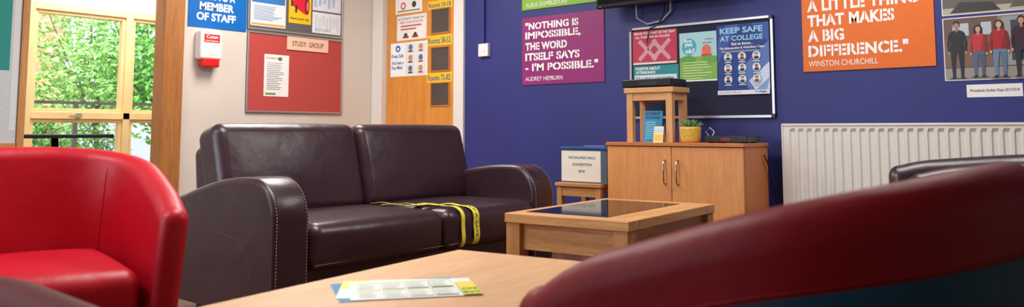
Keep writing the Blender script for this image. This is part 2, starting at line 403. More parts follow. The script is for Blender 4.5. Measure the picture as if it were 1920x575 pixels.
b=wallthing('display_board','A',0.9,1.92,0.77,2.2,0,0.02,M((198,204,208),0.5),'pale display board with wooden frame on the white wall','notice board',
  [('r',1.70,1.25,1.862,1.80,(24,140,132)),('r',1.45,0.95,1.80,1.2,(232,234,236)),('r',1.35,1.4,1.65,1.75,(235,236,238)),('r',1.875,0.85,1.915,2.15,(214,218,220))],boardname='backing_panel')
boxes('board_frame',[(-0.51,0.51,-0.035,0,-0.05,0.0),(-0.51,0.51,-0.035,0,1.43,1.48),(-0.55,-0.51,-0.035,0,-0.05,1.48)],PW3,b,bevel=0.003)
# ------------------------------------------------------------------ blue wall items
PU=(142,32,112);OR=(226,108,22)
wallthing('quote_poster','B',-4.08,-3.28,1.22,1.77,0,0.008,M(PU,0.5),'purple quote poster with white stencil lettering on blue wall','poster',
 [('t',s,-4.045+0.0,1.22+.55*a,-4.045+w,1.22+.55*b_,W_,0.04,PU) for (s,a,b_,w) in (('"NOTHING IS',.815,.925,.53),('IMPOSSIBLE,',.66,.785,.55),('THE WORD',.51,.625,.42),('ITSELF SAYS',.355,.47,.54),("- I'M POSSIBLE.\"",.20,.315,.71))]
 +[('t','AUDREY HEPBURN',-4.045,1.252,-3.67,1.285,W_,0.0)],boardname='canvas',artname='lettering')
wallthing('quote_poster','B',-1.785,-1.03,1.22,1.79,0,0.008,M(OR,0.5),'orange quote poster with white stencil lettering on blue wall','poster',
 [('t',s,-1.75,a,-1.75+w,b_,W_,0.04,OR) for (s,a,b_,w) in (('"IT\'S ONLY',1.69,1.76,.4),('A LITTLE THING',1.595,1.67,.64),('THAT MAKES',1.50,1.575,.51),('A BIG',1.405,1.48,.22),('DIFFERENCE."',1.31,1.385,.58))]
 +[('t','WINSTON CHURCHILL',-1.75,1.25,-1.34,1.285,W_,0.0)],boardname='canvas',artname='lettering')
wallthing('quote_poster','B',-4.08,-3.33,1.835,2.38,0,0.008,M((132,186,50),0.5),'green quote poster with white lettering on blue wall','poster',
 [('t','ALBUS DUMBLEDORE',-4.04,1.855,-3.62,1.89,W_,0.0)],boardname='canvas',artname='lettering')
t=thing('television',(-2.68,4.88,1.745),0,'black flat-screen television mounted on the blue wall','television')
box('screen_housing',-0.56,0.56,-0.05,0.0,0,0.65,M((14,14,16),0.25),t,0.008)
box('screen',-0.54,0.54,-0.052,-0.0505,0.03,0.63,M((6,7,9),0.08),t)
box('wall_bracket',-0.2,0.2,0.0,0.11,0.2,0.4,M((30,30,32),0.4),t)
box('status_light',-0.53,-0.515,-0.0535,-0.0505,0.008,0.014,M((30,200,80),0.3),t)
tube('power_cable',[(-0.27,0.03,0.02),(-0.28,0.06,-0.08),(-0.22,0.105,-0.125),(-0.10,0.105,-0.11),(-0.02,0.085,-0.05),(0.0,0.05,0.02)],0.006,M((200,198,200),0.4),t,8)
tube('signal_cable',[(-0.05,0.06,0.02),(-0.07,0.08,-0.06),(-0.13,0.10,-0.14),(-0.19,0.085,-0.16),(-0.21,0.08,-0.25),(-0.20,0.08,-0.32)],0.005,M((20,20,22),0.4),t,8)
b=wallthing('notice_board','B',-3.05,-1.97,0.935,1.60,0,0.015,M((30,34,62),0.9,var=0.15,scale=300,bump=0.3),'navy fabric notice board with silver frame on blue wall','notice board',boardname='fabric_panel')
frame('board_frame',b,1.08,0.665,0.018,0.024,M((200,200,204),0.3,0.8))
each('corner_cap',[(-0.54,-0.515,-0.027,-0.001,0.64,0.665),(0.515,0.54,-0.027,-0.001,0.64,0.665),(0.515,0.54,-0.027,-0.001,0,0.025),(-0.54,-0.515,-0.027,-0.001,0,0.025)],M((60,60,64),0.5),b)
def ribx(a,b,w,c):
    dx,dy=b[0]-a[0],b[1]-a[1];L=math.hypot(dx,dy);nx,ny=-dy/L*w/2,dx/L*w/2
    return ('p',[(a[0]-nx,a[1]-ny),(b[0]-nx,b[1]-ny),(b[0]+nx,b[1]+ny),(a[0]+nx,a[1]+ny)],c)
PK=(236,196,206);DP=(150,24,64)
wallthing('poster','B',-3.025,-2.665,1.325,1.572,0.0155,0.001,M((190,48,80)),'crimson poster with white crossed ribbons on the navy board','poster',
 [q for (a,b_) in (((-2.97,1.36),(-2.83,1.50)),((-2.97,1.50),(-2.83,1.36)),((-2.86,1.36),(-2.72,1.50)),((-2.86,1.50),(-2.72,1.36))) for q in (ribx(a,b_,0.028,PK),ribx(a,b_,0.018,DP),ribx(a,b_,0.008,PK))]
 +[('t',"PROUD TO BE PART OF THE TEAM",-3.01,1.545,-2.68,1.562,W_,0.02),('t','ALL TOGETHER IN COLLEGE',-3.0,1.518,-2.72,1.534,W_,0.02),
  ('r',-3.02,1.328,-2.67,1.342,(225,215,218))])
wallthing('poster','B',-3.02,-2.655,1.19,1.318,0.0155,0.001,M((30,140,150)),'teal attendance poster pinned on the navy board','poster',
 [('t','POSITIVE ABOUT',-3.0,1.287,-2.80,1.307,W_,0.03),('t','ATTENDANCE',-3.0,1.26,-2.84,1.28,W_,0.03),('r',-3.01,1.20,-2.67,1.25,(225,230,235)),('t','96% or above is good attendance',-3.0,1.215,-2.69,1.24,(30,120,140),0.02)])
wallthing('poster','B',-2.645,-2.365,1.19,1.53,0.0155,0.001,M((126,178,84)),'green poster with pale blue sky and bubble heading','poster',
 [('r',-2.645,1.36,-2.365,1.53,(165,212,220)),('c',-2.57,1.43,0.055,(60,170,190),0.06),('t','Are',-2.61,1.46,-2.55,1.485,W_,0.03),('t','you',-2.605,1.425,-2.545,1.455,W_,0.03),('t','ok?',-2.60,1.385,-2.53,1.42,W_,0.03),
  ('c',-2.44,1.40,0.035,(220,110,90),0.04),('r',-2.48,1.36,-2.40,1.375,(190,60,50)),('c',-2.42,1.34,0.055,(100,165,70),0.025),('c',-2.58,1.34,0.06,(90,160,60),0.03),('r',-2.47,1.45,-2.40,1.455,(90,90,110)),('r',-2.45,1.475,-2.39,1.48,(200,60,60))]+lines(-2.62,-2.40,1.20,1.33,7,(200,226,160),0.35,9)+[('r',-2.645,1.19,-2.365,1.20,(240,240,235))])
KS=(30,60,134)
its=[('p',[(-2.36,1.45),(-2.30,1.56),(-2.20,1.56),(-2.36,1.30)],(52,86,164)),('p',[(-2.12,1.56),(-2.0,1.56),(-2.0,1.42)],(52,86,164)),('p',[(-2.0,1.11),(-2.13,1.11),(-2.22,1.24),(-2.0,1.44)],(84,116,184)),
 ('p',[(-2.0,1.12),(-2.10,1.12),(-2.14,1.18),(-2.0,1.30)],(200,214,236)),('p',[(-2.02,1.12),(-2.09,1.12),(-2.0,1.20)],(120,160,212)),
 ('t','KEEP SAFE',-2.34,1.50,-2.04,1.54,(150,205,240),0.03),('t','AT COLLEGE',-2.34,1.45,-2.04,1.485,(150,205,240),0.03),('t','Get to know...',-2.26,1.42,-2.11,1.44,W_,0.02),('t','The Safeguarding & Well-Being Team',-2.345,1.39,-2.03,1.41,W_,0.02)]+lines(-2.33,-2.05,1.372,1.386,2,(190,200,225),0.4,4)
skin=[(205,160,130),(225,180,150),(150,100,75)]
for i in range(3):
    for j in range(3):
        cx=-2.285+i*0.10;cz=1.343-j*0.076
        its+=[('c',cx,cz,0.030,(120,180,220)),('c',cx,cz,0.027,(222,230,238)),('c',cx,cz-0.013,0.017,[(60,50,90),(150,50,60),(40,40,50)][(i+j)%3],0.011),('c',cx,cz+0.010,0.012,[(60,40,30),(120,80,40),(30,25,25)][(i+2*j)%3],0.011),('c',cx,cz+0.005,0.009,skin[(i*2+j)%3],0.010),('r',cx-0.024,cz-0.040,cx+0.024,cz-0.033,(200,210,230))]
its+=[('r',-2.36,1.09,-2.0,1.118,(225,230,240)),('t','we are here to help you',-2.35,1.098,-2.2,1.110,(60,70,110),0.01),('t','College',-2.10,1.097,-2.02,1.113,(30,60,140),0.03)]
wallthing('poster','B',-2.36,-2.0,1.09,1.56,0.0155,0.001,M(KS),'navy safeguarding team poster with nine portrait circles','poster',its)
def person_art(cx,zb,h,top,bot,hair,sk,longhair=False,shoe=(30,28,28),arms=0):
    s=h;o=[]
    dk=lambda c,f:tuple(int(v*f) for v in c)
    P=lambda pts,c:o.append(('p',[(cx+a*s,zb+b_*s) for (a,b_) in pts],c))
    P([(-.16,-.01),(.16,-.01),(.12,.02),(-.12,.02)],(110,104,98))
    if longhair:P([(-.07,.76),(-.03,.74),(.03,.74),(.07,.76),(.075,.93),(.04,.99),(-.04,.99),(-.075,.93)],hair)
    P([(-.085,.02),(-.04,.02),(-.03,.25),(-.002,.48),(-.105,.52),(-.10,.28)],bot);P([(.085,.02),(.04,.02),(.03,.25),(.002,.48),(.105,.52),(.10,.28)],dk(bot,.88));P([(-.105,.44),(.105,.44),(.10,.54),(-.10,.54)],bot)
    P([(-.11,0),(-.035,0),(-.035,.035),(-.085,.04)],shoe);P([(.11,0),(.035,0),(.035,.035),(.085,.04)],shoe)
    P([(-.11,.49),(.11,.49),(.10,.64),(.125,.78),(.09,.82),(.03,.845),(-.03,.845),(-.09,.82),(-.125,.78),(-.10,.64)],top)
    P([(.02,.49),(.11,.49),(.10,.64),(.125,.78),(.09,.82),(.06,.70)],dk(top,.82))
    P([(-.09,.82),(-.125,.78),(-.155,.62),(-.145,.47),(-.115,.47),(-.115,.62),(-.095,.72)],dk(top,.88));P([(.09,.82),(.125,.78),(.155,.62),(.145,.47),(.115,.47),(.115,.62),(.095,.72)],dk(top,.72))
    P([(-.147,.47),(-.115,.47),(-.118,.43),(-.135,.415),(-.148,.44)],sk);P([(.147,.47),(.115,.47),(.118,.43),(.135,.415),(.148,.44)],sk)
    P([(-.022,.81),(.022,.81),(.02,.88),(-.02,.88)],dk(sk,.85))
    o.append(('c',cx,zb+.94*s,.054*s,hair,.062*s));o.append(('c',cx,zb+.918*s,.041*s,sk,.054*s));P([(-.042,.94),(-.03,.965),(.03,.97),(.043,.94),(.04,.975),(.0,.99),(-.04,.975)],hair)
    o.append(('r',cx-.022*s,zb+.922*s,cx-.010*s,zb+.929*s,(50,35,30)));o.append(('r',cx+.010*s,zb+.922*s,cx+.022*s,zb+.929*s,(50,35,30)));o.append(('r',cx-.014*s,zb+.888*s,cx+.014*s,zb+.893*s,(160,80,75)))
    return o
its=[('r',-0.985,1.135,-0.405,1.48,(138,124,114)),('r',-0.985,1.135,-0.405,1.20,(150,142,136)),('r',-0.985,1.36,-0.72,1.48,(104,78,70)),('r',-0.985,1.20,-0.72,1.36,(120,92,80)),('r',-0.70,1.20,-0.43,1.47,(150,152,154)),('r',-0.66,1.23,-0.58,1.45,(60,68,76)),('r',-0.55,1.23,-0.47,1.45,(60,68,76)),('r',-0.94,1.38,-0.86,1.45,(180,186,194)),('r',-0.80,1.38,-0.75,1.45,(180,186,194)),('r',-0.985,1.20,-0.405,1.206,(90,84,80))]
its+=person_art(-0.92,1.14,.325,(30,28,36),(26,28,38),(20,16,16),(176,128,104))+person_art(-0.815,1.145,.29,(184,48,56),(78,98,132),(30,22,20),(205,160,136),True)+person_art(-0.715,1.14,.315,(166,30,40),(96,128,162),(60,40,28),(210,166,142),True)+person_art(-0.61,1.14,.33,(56,30,44),(40,42,54),(25,20,20),(190,142,114))+person_art(-0.50,1.145,.30,(140,36,46),(40,40,56),(40,26,20),(205,160,130))
wallthing('photograph_print','B',-0.99,-0.40,1.13,1.485,0,0.003,M((230,230,230)),'group photograph of five standing students on the blue wall','photograph',its,boardname='print_sheet',artname='photo_image',rough=0.35)
its=[('r',-0.985,1.505,-0.405,1.87,(96,92,88)),('r',-0.985,1.505,-0.405,1.54,(176,166,150)),('p',[(-0.95,1.51),(-0.70,1.51),(-0.74,1.56),(-0.90,1.57)],(60,56,54)),('p',[(-0.66,1.52),(-0.45,1.52),(-0.47,1.60),(-0.62,1.58)],(84,90,70)),('r',-0.985,1.60,-0.405,1.61,(150,120,90))]
wallthing('photograph_print','B',-0.99,-0.40,1.50,1.87,0,0.003,M((230,230,230)),'outdoor photograph print above the group photograph on blue wall','photograph',its,boardname='print_sheet',artname='photo_image',rough=0.35)
wallthing('paper_label','B',-0.885,-0.62,1.035,1.105,0,0.001,M((238,236,238)),'white caption strip under the group photograph','label',[('t','Woodlands Student Reps 2017/2018',-0.87,1.06,-0.635,1.08,(50,50,60),0.01)],artname='lettering')
o=thing('electrical_switch',(-4.49,WB,1.48),0,'white plastic socket box fixed on the blue wall','switch')
box('switch_box',-0.055,0.055,-0.035,0,0,0.11,M((232,230,230),0.35),o,0.004)
box('switch_rocker',-0.012,0.012,-0.04,-0.0345,0.04,0.07,M((245,245,245),0.3),o,0.002)
st(box('trim_5',-4.515,-4.49,4.98,5.0,1.59,ZC,BLUE))
# ------------------------------------------------------------------ radiator
r=thing('radiator',(-1.90,WB-0.006,0.36),0,'white ribbed panel radiator mounted on the blue wall','radiator')
RM=M((226,222,216),0.4,var=0.01)
V=[];F=[];x0,x1=0.03,1.87;pitch=0.052;n=int((x1-x0)/pitch);xs=[];
for i in range(n):
    a=x0+i*pitch
    xs+=[(a,0),(a+pitch*.30,0),(a+pitch*.45,0.011),(a+pitch*.85,0.011)]
xs.append((x0+n*pitch,0))
zs=[(0.0,0),(0.025,0),(0.045,1),(0.485,1),(0.505,0),(0.53,0)]
xs=[(0,0)]+xs+[(1.9,0)]
for (x,dp) in xs:
    for (z,k) in zs:V.append((x,-0.09+dp*k,z))
for i in range(len(xs)-1):
    for j in range(5):F.append((i*6+j,(i+1)*6+j,(i+1)*6+j+1,i*6+j+1))
mobj('front_panel',V,F,RM,r)
each('side_cover',[(-0.004,0.006,-0.095,-0.03,0,0.53),(1.894,1.904,-0.095,-0.03,0,0.53)],RM,r,bevel=0.002)
boxes('top_grille',[(0,1.9,-0.095,-0.085,0.522,0.535),(0,1.9,-0.035,-0.03,0.522,0.535)]+[(0.01+0.03*i,0.02+0.03*i,-0.086,-0.034,0.524,0.532) for i in range(63)],RM,r)
box('back_panel',0,1.9,-0.035,-0.025,0,0.53,RM,r)
each('wall_bracket',[(0.2,0.24,-0.026,0.005,0.05,0.48),(1.6,1.64,-0.026,0.005,0.05,0.48)],RM,r)
tube('pipe',[(0.06,-0.06,0.03),(0.06,-0.06,-0.36)],0.008,M((200,190,180),0.3,0.5),r)
# ------------------------------------------------------------------ cabinet
c=thing('cabinet',(-2.46,4.68,0),0,'beech-effect two-door cupboard with curved chrome handles','cabinet')
boxes('body',[(-0.48,-0.462,-0.162,0.18,0.0,0.752),(0.462,0.48,-0.162,0.18,0.0,0.752),(-0.462,0.462,0.165,0.18,0.06,0.752),(-0.462,0.462,-0.162,0.165,0.06,0.078),(-0.462,0.462,-0.15,-0.135,0.0,0.06)],wood((200,118,62),(216,136,78),'z',0.4),c)
box('top',-0.487,0.487,-0.19,0.185,0.752,0.775,wood((186,106,54),(206,126,70),'x',0.4),c,0.003)
for (a,b,hx) in ((-0.478,-0.002,-0.045),(0.002,0.478,0.045)):
    dd=box('door',a,b,-0.181,-0.163,0.065,0.748,wood((212,140,80),(227,158,97),'z',0.4),c,0.002)
    tube('handle',[(hx,-0.181,0.665),(hx,-0.20,0.662),(hx+0.004,-0.21,0.64),(hx+0.006,-0.214,0.59),(hx+0.004,-0.21,0.54),(hx,-0.20,0.518),(hx,-0.181,0.515)],0.006,M((200,202,206),0.2,1.0),dd,label='curved chrome handle')
# ------------------------------------------------------------------ small table + suggestion box
t=thing('side_table',(-3.16,4.66,0),0,'small oak side table carrying the suggestion box','table')
OX=wood((186,128,76),(210,156,100),'x',0.4);OZ=wood((186,128,76),(210,156,100),'z',0.4)
box('table_top',-0.215,0.17,-0.17,0.19,0.465,0.49,OX,t,0.003)
each('apron',[(-0.20,0.155,-0.155,-0.14,0.40,0.465),(-0.20,0.155,0.16,0.175,0.40,0.465)],OX,t)
for (x,y) in ((-0.205,-0.16),(0.12,-0.16),(-0.205,0.14),(0.12,0.14)):
    box('leg',x,x+0.04,y,y+0.04,0,0.465,OZ,t,0.002)
t=thing('suggestion_box',(-3.155,4.67,0.49),0,'clear plastic suggestion box with blue lid and white label','box')
boxes('container',[(-0.20,0.185,-0.13,0.13,0,0.006),(-0.20,0.185,-0.13,-0.126,0.006,0.225),(-0.20,0.185,0.126,0.13,0.006,0.225),(-0.20,-0.196,-0.126,0.126,0.006,0.225),(0.181,0.185,-0.126,0.126,0.006,0.225)],M((96,106,124),0.15),t)
box('lid',-0.207,0.192,-0.137,0.137,0.225,0.25,M((36,74,130),0.3),t,0.006)
box('paper_slips',-0.05,0.12,-0.06,0.06,0.2505,0.258,M((90,120,170),0.5),t)
art('label_sheet',[('r',-0.195,0.01,0.135,0.222,(236,230,220)),('t','WOODLANDS HALLS',-0.135,0.165,0.09,0.183,BK,0.02),('t','SUGGESTION',-0.10,0.118,0.06,0.136,BK,0.02),('t','BOX',-0.047,0.072,0.007,0.090,BK,0.02)],t,lambda u,v,d:(u,-0.1305+d,v))
# ------------------------------------------------------------------ stool on cabinet and items
s=thing('stool',(-2.655,4.67,0.775),0,'small oak stool standing on top of the cupboard','stool')
SW=wood((206,150,92),(228,176,118),'x',0.4);SZ=wood((206,150,92),(228,176,118),'z',0.4)
box('seat',-0.185,0.185,-0.115,0.115,0.325,0.36,SW,s,0.004)
each('rail',[(-0.15,0.15,-0.10,-0.085,0.275,0.325),(-0.15,0.15,0.085,0.10,0.275,0.325),(-0.165,-0.15,-0.07,0.07,0.275,0.325),(0.15,0.165,-0.07,0.07,0.275,0.325)],SW,s)
for x in (-0.17,0.125):
    for y in (-0.105,0.065):box('leg',x,x+0.045,y,y+0.04,0,0.325,SZ,s,0.002)
p=thing('media_player',(-2.665,4.67,1.135),0,'black flat media box resting on the small stool','electronics')
box('case',-0.19,0.18,-0.11,0.10,0.006,0.056,M((16,16,18),0.3),p,0.005)
each('foot',[(-0.15,-0.12,-0.08,-0.05,0,0.006),(0.12,0.15,-0.08,-0.05,0,0.006),(-0.15,-0.12,0.05,0.08,0,0.006),(0.12,0.15,0.05,0.08,0,0.006)],M((10,10,10),0.8),p)
box('display_window',-0.06,0.08,-0.1115,-0.11,0.018,0.038,M((50,50,56),0.1),p)
p=thing('set_top_box',(-2.125,4.67,0.775),0,'slim black set-top box on the cupboard','electronics')
box('case',-0.14,0.14,-0.10,0.09,0.005,0.045,M((16,16,18),0.3),p,0.004)
each('foot',[(-0.12,-0.09,-0.08,-0.05,0,0.005),(0.09,0.12,-0.08,-0.05,0,0.005),(-0.12,-0.09,0.05,0.08,0,0.005),(0.09,0.12,0.05,0.08,0,0.005)],M((10,10,10),0.8),p)
box('display_window',-0.03,0.03,-0.1012,-0.1,0.015,0.032,M((120,40,40),0.2),p)
p=thing('potted_succulent',(-2.375,4.60,0.775),0,'spiky green succulent in a yellow ribbed pot','plant')
prof=[(0.05,0),(0.058,0.004),(0.062,0.02),(0.066,0.05),(0.067,0.085),(0.068,0.1),(0.062,0.1),(0.058,0.085)]
po=lathe('pot',prof,(0,0,0),M((226,184,78),0.5,var=0.25,scale=120,bump=0.8),p)
lathe('soil',[(0.001,0.083),(0.058,0.086)],(0,0,0),M((60,42,30),0.9),p)
V=[];F=[]
for i in range(26):
    a=i*2.4;el=0.35+0.9*(i/26.);L=0.10-0.035*i/26.;d_=Vector((math.cos(a)*math.cos(el),math.sin(a)*math.cos(el),math.sin(el)))
    sd=Vector((-math.sin(a),math.cos(a),0));up=d_.cross(sd);b0=Vector((0,0,0.085))
    n=len(V)
    for (tt,w) in ((0.1,.008),(0.45,.013),(0.8,.008),(1.0,.001)):
        q=b0+d_*L*tt
        V+=[q+sd*w,q-up*w*0.5,q-sd*w,q+up*w*0.5]
    for k in range(3):
        for j in range(4):F.append((n+k*4+j,n+k*4+(j+1)%4,n+(k+1)*4+(j+1)%4,n+(k+1)*4+j))
mobj('leaves',V,F,M((110,150,100),0.5,var=0.35,scale=30),p,smooth=True)
def standing_leaflet(x,y,w,h,rz,c1,items,label):
    o=thing('leaflet',(x,y,0.775),rz,label,'leaflet')
    an=math.radians(10)
    ob=mobj('folded_card',[(-w/2,0,0),(w/2,0,0),(w/2,h*math.sin(an),h*math.cos(an)),(-w/2,h*math.sin(an),h*math.cos(an)),(-w/2,0.05,0),(w/2,0.05,0)],[(0,1,2,3),(4,3,2,5)],M(c1),o)
    art('printed_artwork',items,o,lambda u,v,d:(u,v*math.sin(an)+d*1.5,v*math.cos(an)))
standing_leaflet(-2.64,4.58,0.125,0.21,0.2,(40,140,190),[('t','STUDENT',-0.055,0.18,0.045,0.2,(20,50,110),0.03),('t','STORAGE',-0.055,0.155,0.045,0.173,(20,50,110),0.03)]+lines(-0.05,0.05,0.02,0.14,8,(140,200,225),0.4,2),'blue student storage leaflet standing under the small stool')
standing_leaflet(-2.575,4.535,0.075,0.105,-0.1,(235,225,190),[('r',-0.03,0.01,0.03,0.05,(240,200,60)),('r',-0.03,0.07,0.03,0.09,(200,220,230))],'small cream and yellow leaflet on the cupboard')
p=thing('cable_adapter',(-2.29,4.70,0.775),0,'small orange and white adapter with thin cable','cable')
box('plug',-0.02,0.02,-0.015,0.015,0,0.03,M((220,120,60),0.4),p,0.004)
tube('cord',[(0,0,0.03),(-0.03,0,0.07),(0.0,0.0,0.095),(0.03,0,0.07),(0.02,-0.03,0.02),(0.05,-0.04,0.004)],0.003,M((230,225,220),0.5),p)
p=thing('power_cable',(-1.935,4.93,0),0,'black power cable hanging beside the cupboard','cable')
tube('cord',[(-0.03,-0.16,0.70),(-0.02,-0.10,0.62),(-0.01,-0.04,0.45),(0.0,-0.03,0.40),(0.01,-0.03,0.33),(0.02,-0.03,0.15),(0.0,-0.05,0.006),(0.12,-0.06,0.006)],0.005,M((15,15,18),0.5),p)
# ------------------------------------------------------------------ coffee table with glass
ct=thing('coffee_table',(-1.975,3.085,0),math.radians(5),'oak coffee table with black glass inset top','coffee table')
w,l,h=0.295,0.455,0.50
TX=wood((196,138,82),(224,172,114),'x',0.38);TY=wood((196,138,82),(224,172,114),'y',0.38);TZ=wood((178,120,68),(206,152,94),'z',0.38)
each('top_end_rail',[(-w,w,-l,-l+0.09,h-0.04,h),(-w,w,l-0.09,l,h-0.04,h)],TX,ct,bevel=0.003)
each('top_side_rail',[(-w,-w+0.05,-l+0.09,l-0.09,h-0.04,h),(w-0.14,w,-l+0.09,l-0.09,h-0.04,h)],TY,ct,bevel=0.003)
box('glass_inset',-w+0.05,w-0.14,-l+0.09,l-0.09,h-0.012,h+0.001,M((4,5,10),0.06,spec=0.08),ct,label='black glass panel')
each('apron',[(-w+0.03,w-0.03,-l+0.03,-l+0.05,h-0.15,h-0.04),(-w+0.03,w-0.03,l-0.05,l-0.03,h-0.15,h-0.04)],TX,ct)
each('side_apron',[(-w+0.03,-w+0.05,-l+0.05,l-0.05,h-0.15,h-0.04),(w-0.05,w-0.03,-l+0.05,l-0.05,h-0.15,h-0.04)],TY,ct)
for (x,y) in ((-w+0.005,-l+0.005),(w-0.075,-l+0.005),(-w+0.005,l-0.075),(w-0.075,l-0.075)):
    box('leg',x,x+0.07,y,y+0.07,0,h-0.04,TZ,ct,0.004)
# ------------------------------------------------------------------ foreground table
ang=math.radians(8.5)
cx,sx=math.cos(ang),math.sin(ang)
C0=Vector((-1.889,1.969));wx,ly=0.66,1.25
cen=C0+Vector((cx,sx))*wx/2-Vector((-sx,cx))*ly/2
ft=thing('low_table',(cen.x,cen.y,0),ang,'low birch-topped table with papers on it','coffee table')
FT=wood((206,158,112),(224,180,136),'y',0.42,0.8)
box('table_top',-wx/2,wx/2,-ly/2,ly/2,0.42,0.45,FT,ft,0.006,3)
each('apron',[(-wx/2+0.04,wx/2-0.04,-ly/2+0.04,-ly/2+0.06,0.34,0.42),(-wx/2+0.04,wx/2-0.04,ly/2-0.06,ly/2-0.04,0.34,0.42),(-wx/2+0.04,-wx/2+0.06,-ly/2+0.06,ly/2-0.06,0.34,0.42),(wx/2-0.06,wx/2-0.04,-ly/2+0.06,ly/2-0.06,0.34,0.42)],TX,ft)
for x in (-wx/2+0.03,wx/2-0.08):
    for y in (-ly/2+0.03,ly/2-0.08):box('leg',x,x+0.05,y,y+0.05,0,0.42,TZ,ft,0.003)
pa=math.atan2(.259,.197)
def paper(x,y,z,a,w,h,c,items,label):
    o=thing('paper_sheet',(x,y,z),a,label,'paper',group='papers on the low table')
    box('sheet',-w/2,w/2,-h/2,h/2,0,0.0008,M(c,0.5),o)
    if items:art('printed_artwork',items,o,lambda u,v,d:(u,v,0.0008-d*0.25),y0=-0.0004)
    return o
paper(-1.535,1.385,0.4502,pa+0.10,0.325,0.235,(60,150,190),[('r',-0.160,-0.115,-0.10,0.115,(30,120,170)),('r',-0.10,0.06,0.05,0.115,(120,190,120))],'blue printed sheet beneath the calendar sheet')
paper(-1.535,1.395,0.4511,pa-0.10,0.315,0.225,(225,235,235),[('r',-0.157,0.0,-0.09,0.112,(240,220,110))],'pale leaflet between the papers on the low table')
its=[]
G1=(176,204,96)
for i in range(4):
    x0_=-0.14+i*0.062
    for j in range(2):
        y0_=-0.098+j*0.100
        its.append(('r',x0_,y0_,x0_+0.056,y0_+0.088,(160,172,160)))
        its.append(('r',x0_+0.0012,y0_+0.0012,x0_+0.0548,y0_+0.0868,(232,236,230)))
        its.append(('r',x0_+0.001,y0_+0.076,x0_+0.055,y0_+0.087,G1))
        its+=lines(x0_+0.004,x0_+0.052,y0_+0.005,y0_+0.074,8,(120,132,130),0.25,i*3+j)
its+=[('r',0.112,-0.112,0.158,-0.02,(206,212,60)),('r',0.112,-0.02,0.158,0.05,(246,208,70))]
o=paper(-1.505,1.405,0.4520,pa,0.318,0.226,(226,230,230),its,'white calendar sheet with green tables and yellow month tabs')
def rt(s,cx_,cy_,w_,h_):
    TV,TF=textgeo(s,0.03);x0_=min(p[0] for p in TV);x1_=max(p[0] for p in TV);z0_=min(p[1] for p in TV);z1_=max(p[1] for p in TV)
    V=[(cx_-((p[0]-x0_)/(x1_-x0_)-.5)*w_,cy_-((p[1]-z0_)/(z1_-z0_)-.5)*h_,0.0042) for p in TV]
    mobj('lettering',V,TF,M((60,70,30)),o)
rt('JUNE',0.135,-0.085,0.042,0.022);rt('JULY',0.135,-0.045,0.042,0.022)
# ------------------------------------------------------------------ SOFA
sf=thing('sofa',(-3.35,2.91,0),0,'dark brown leather two-seat sofa with white stitching','sofa')
def armprof():
    P=[(-0.42,0.05)]
    P+=[(-0.43,0.30),(-0.42,0.50),(-0.40,0.535)]
    for i in range(9):
        t_=i/8.;P.append((-0.36+0.56*t_,0.545+0.10*math.sin(t_*math.pi/2)))
    R=0.18
    cxx,czz=0.24,0.645-R
    for i in range(1,13):
        a=math.radians(90-90*i/12.);P.append((cxx+R*math.cos(a),czz+R*math.sin(a)))
    P+=[(0.42,0.2),(0.41,0.05)]
    return P
AP=armprof()
stitch=M((176,158,156),0.6)
def arm(y0,y1,name,outer):
    n=len(AP);V=[];F=[]
    r_=0.026
    def inset(d):
        out=[]
        for i,(x,z) in enumerate(AP):
            x_a,z_a=AP[i-1] if i>0 else AP[0];x_b,z_b=AP[i+1] if i<n-1 else AP[-1]
            tx,tz=x_b-x_a,z_b-z_a;L=math.hypot(tx,tz);nx,nz=-tz/L,tx/L
            out.append((x-nx*d,z-nz*d if z>0.06 else z))
        return out
    seq=[(y0+r_*(1-math.cos(math.radians(a))),r_*(1-math.sin(math.radians(a)))) for a in (0,22,45,67,90)]
    seq+= [(y1-(s-y0),d_) for (s,d_) in reversed(seq)]
    for (y,d_) in seq:
        for (x,z) in inset(d_):V.append((x,y,z))
    for k in range(len(seq)-1):
        for i in range(n):
            j=(i+1)%n;F.append((k*n+i,k*n+j,(k+1)*n+j,(k+1)*n+i))
    F.append(tuple(range(n)));F.append(tuple((len(seq)-1)*n+i for i in range(n)))
    o=mobj(name,V,F,BROWN,sf,smooth=True);fixn(o)
    for p_ in o.data.polygons:p_.use_smooth=len(p_.vertices)==4
    for yy in (y0+0.016,y1-0.016):
        pts=[(x,yy,z) for (x,z) in inset(0.002)[3:]]
        tube('stitching',pts,0.0014,stitch,o,5,dash=0.014,label='white stitching')
    ya=y0-0.0005 if outer<0 else y1+0.0005
    pts=[(-0.36,ya,0.36),(-0.20,ya,0.385),(0.0,ya,0.39),(0.12,ya,0.375),(0.20,ya,0.33),(0.24,ya,0.25),(0.25,ya,0.06)]
    tube('panel_stitching',pts,0.0012,M((92,76,80),0.6),o,5,dash=0.014,label='muted brown stitching')
    return o
arm(-0.975,-0.79,'armrest',-1);arm(0.79,0.985,'armrest',1)
seats=[]
box('base',-0.38,0.36,-0.79,0.79,0.06,0.24,BROWN,sf,0.01)
GAP=0.04
for (ya,yb) in ((-0.789,GAP-0.002),(GAP+0.002,0.789)):
    yc=(ya+yb)/2;hh=(yb-ya)/2
    so=softbox('seat_cushion',(0.085,yc,0.335),(0.345,hh,0.105),0.055,BROWN,sf,bulge=(0.018,0.0,0.012),m=10)
    seats.append(so)
    tube('stitching',[(0.433,yc-(hh-.02)+(2*hh-.04)*i/10,0.262) for i in range(11)],0.0015,stitch,so,5,dash=0.014,label='white stitching')
rb=Matrix.Rotation(math.radians(-15),3,'Y')
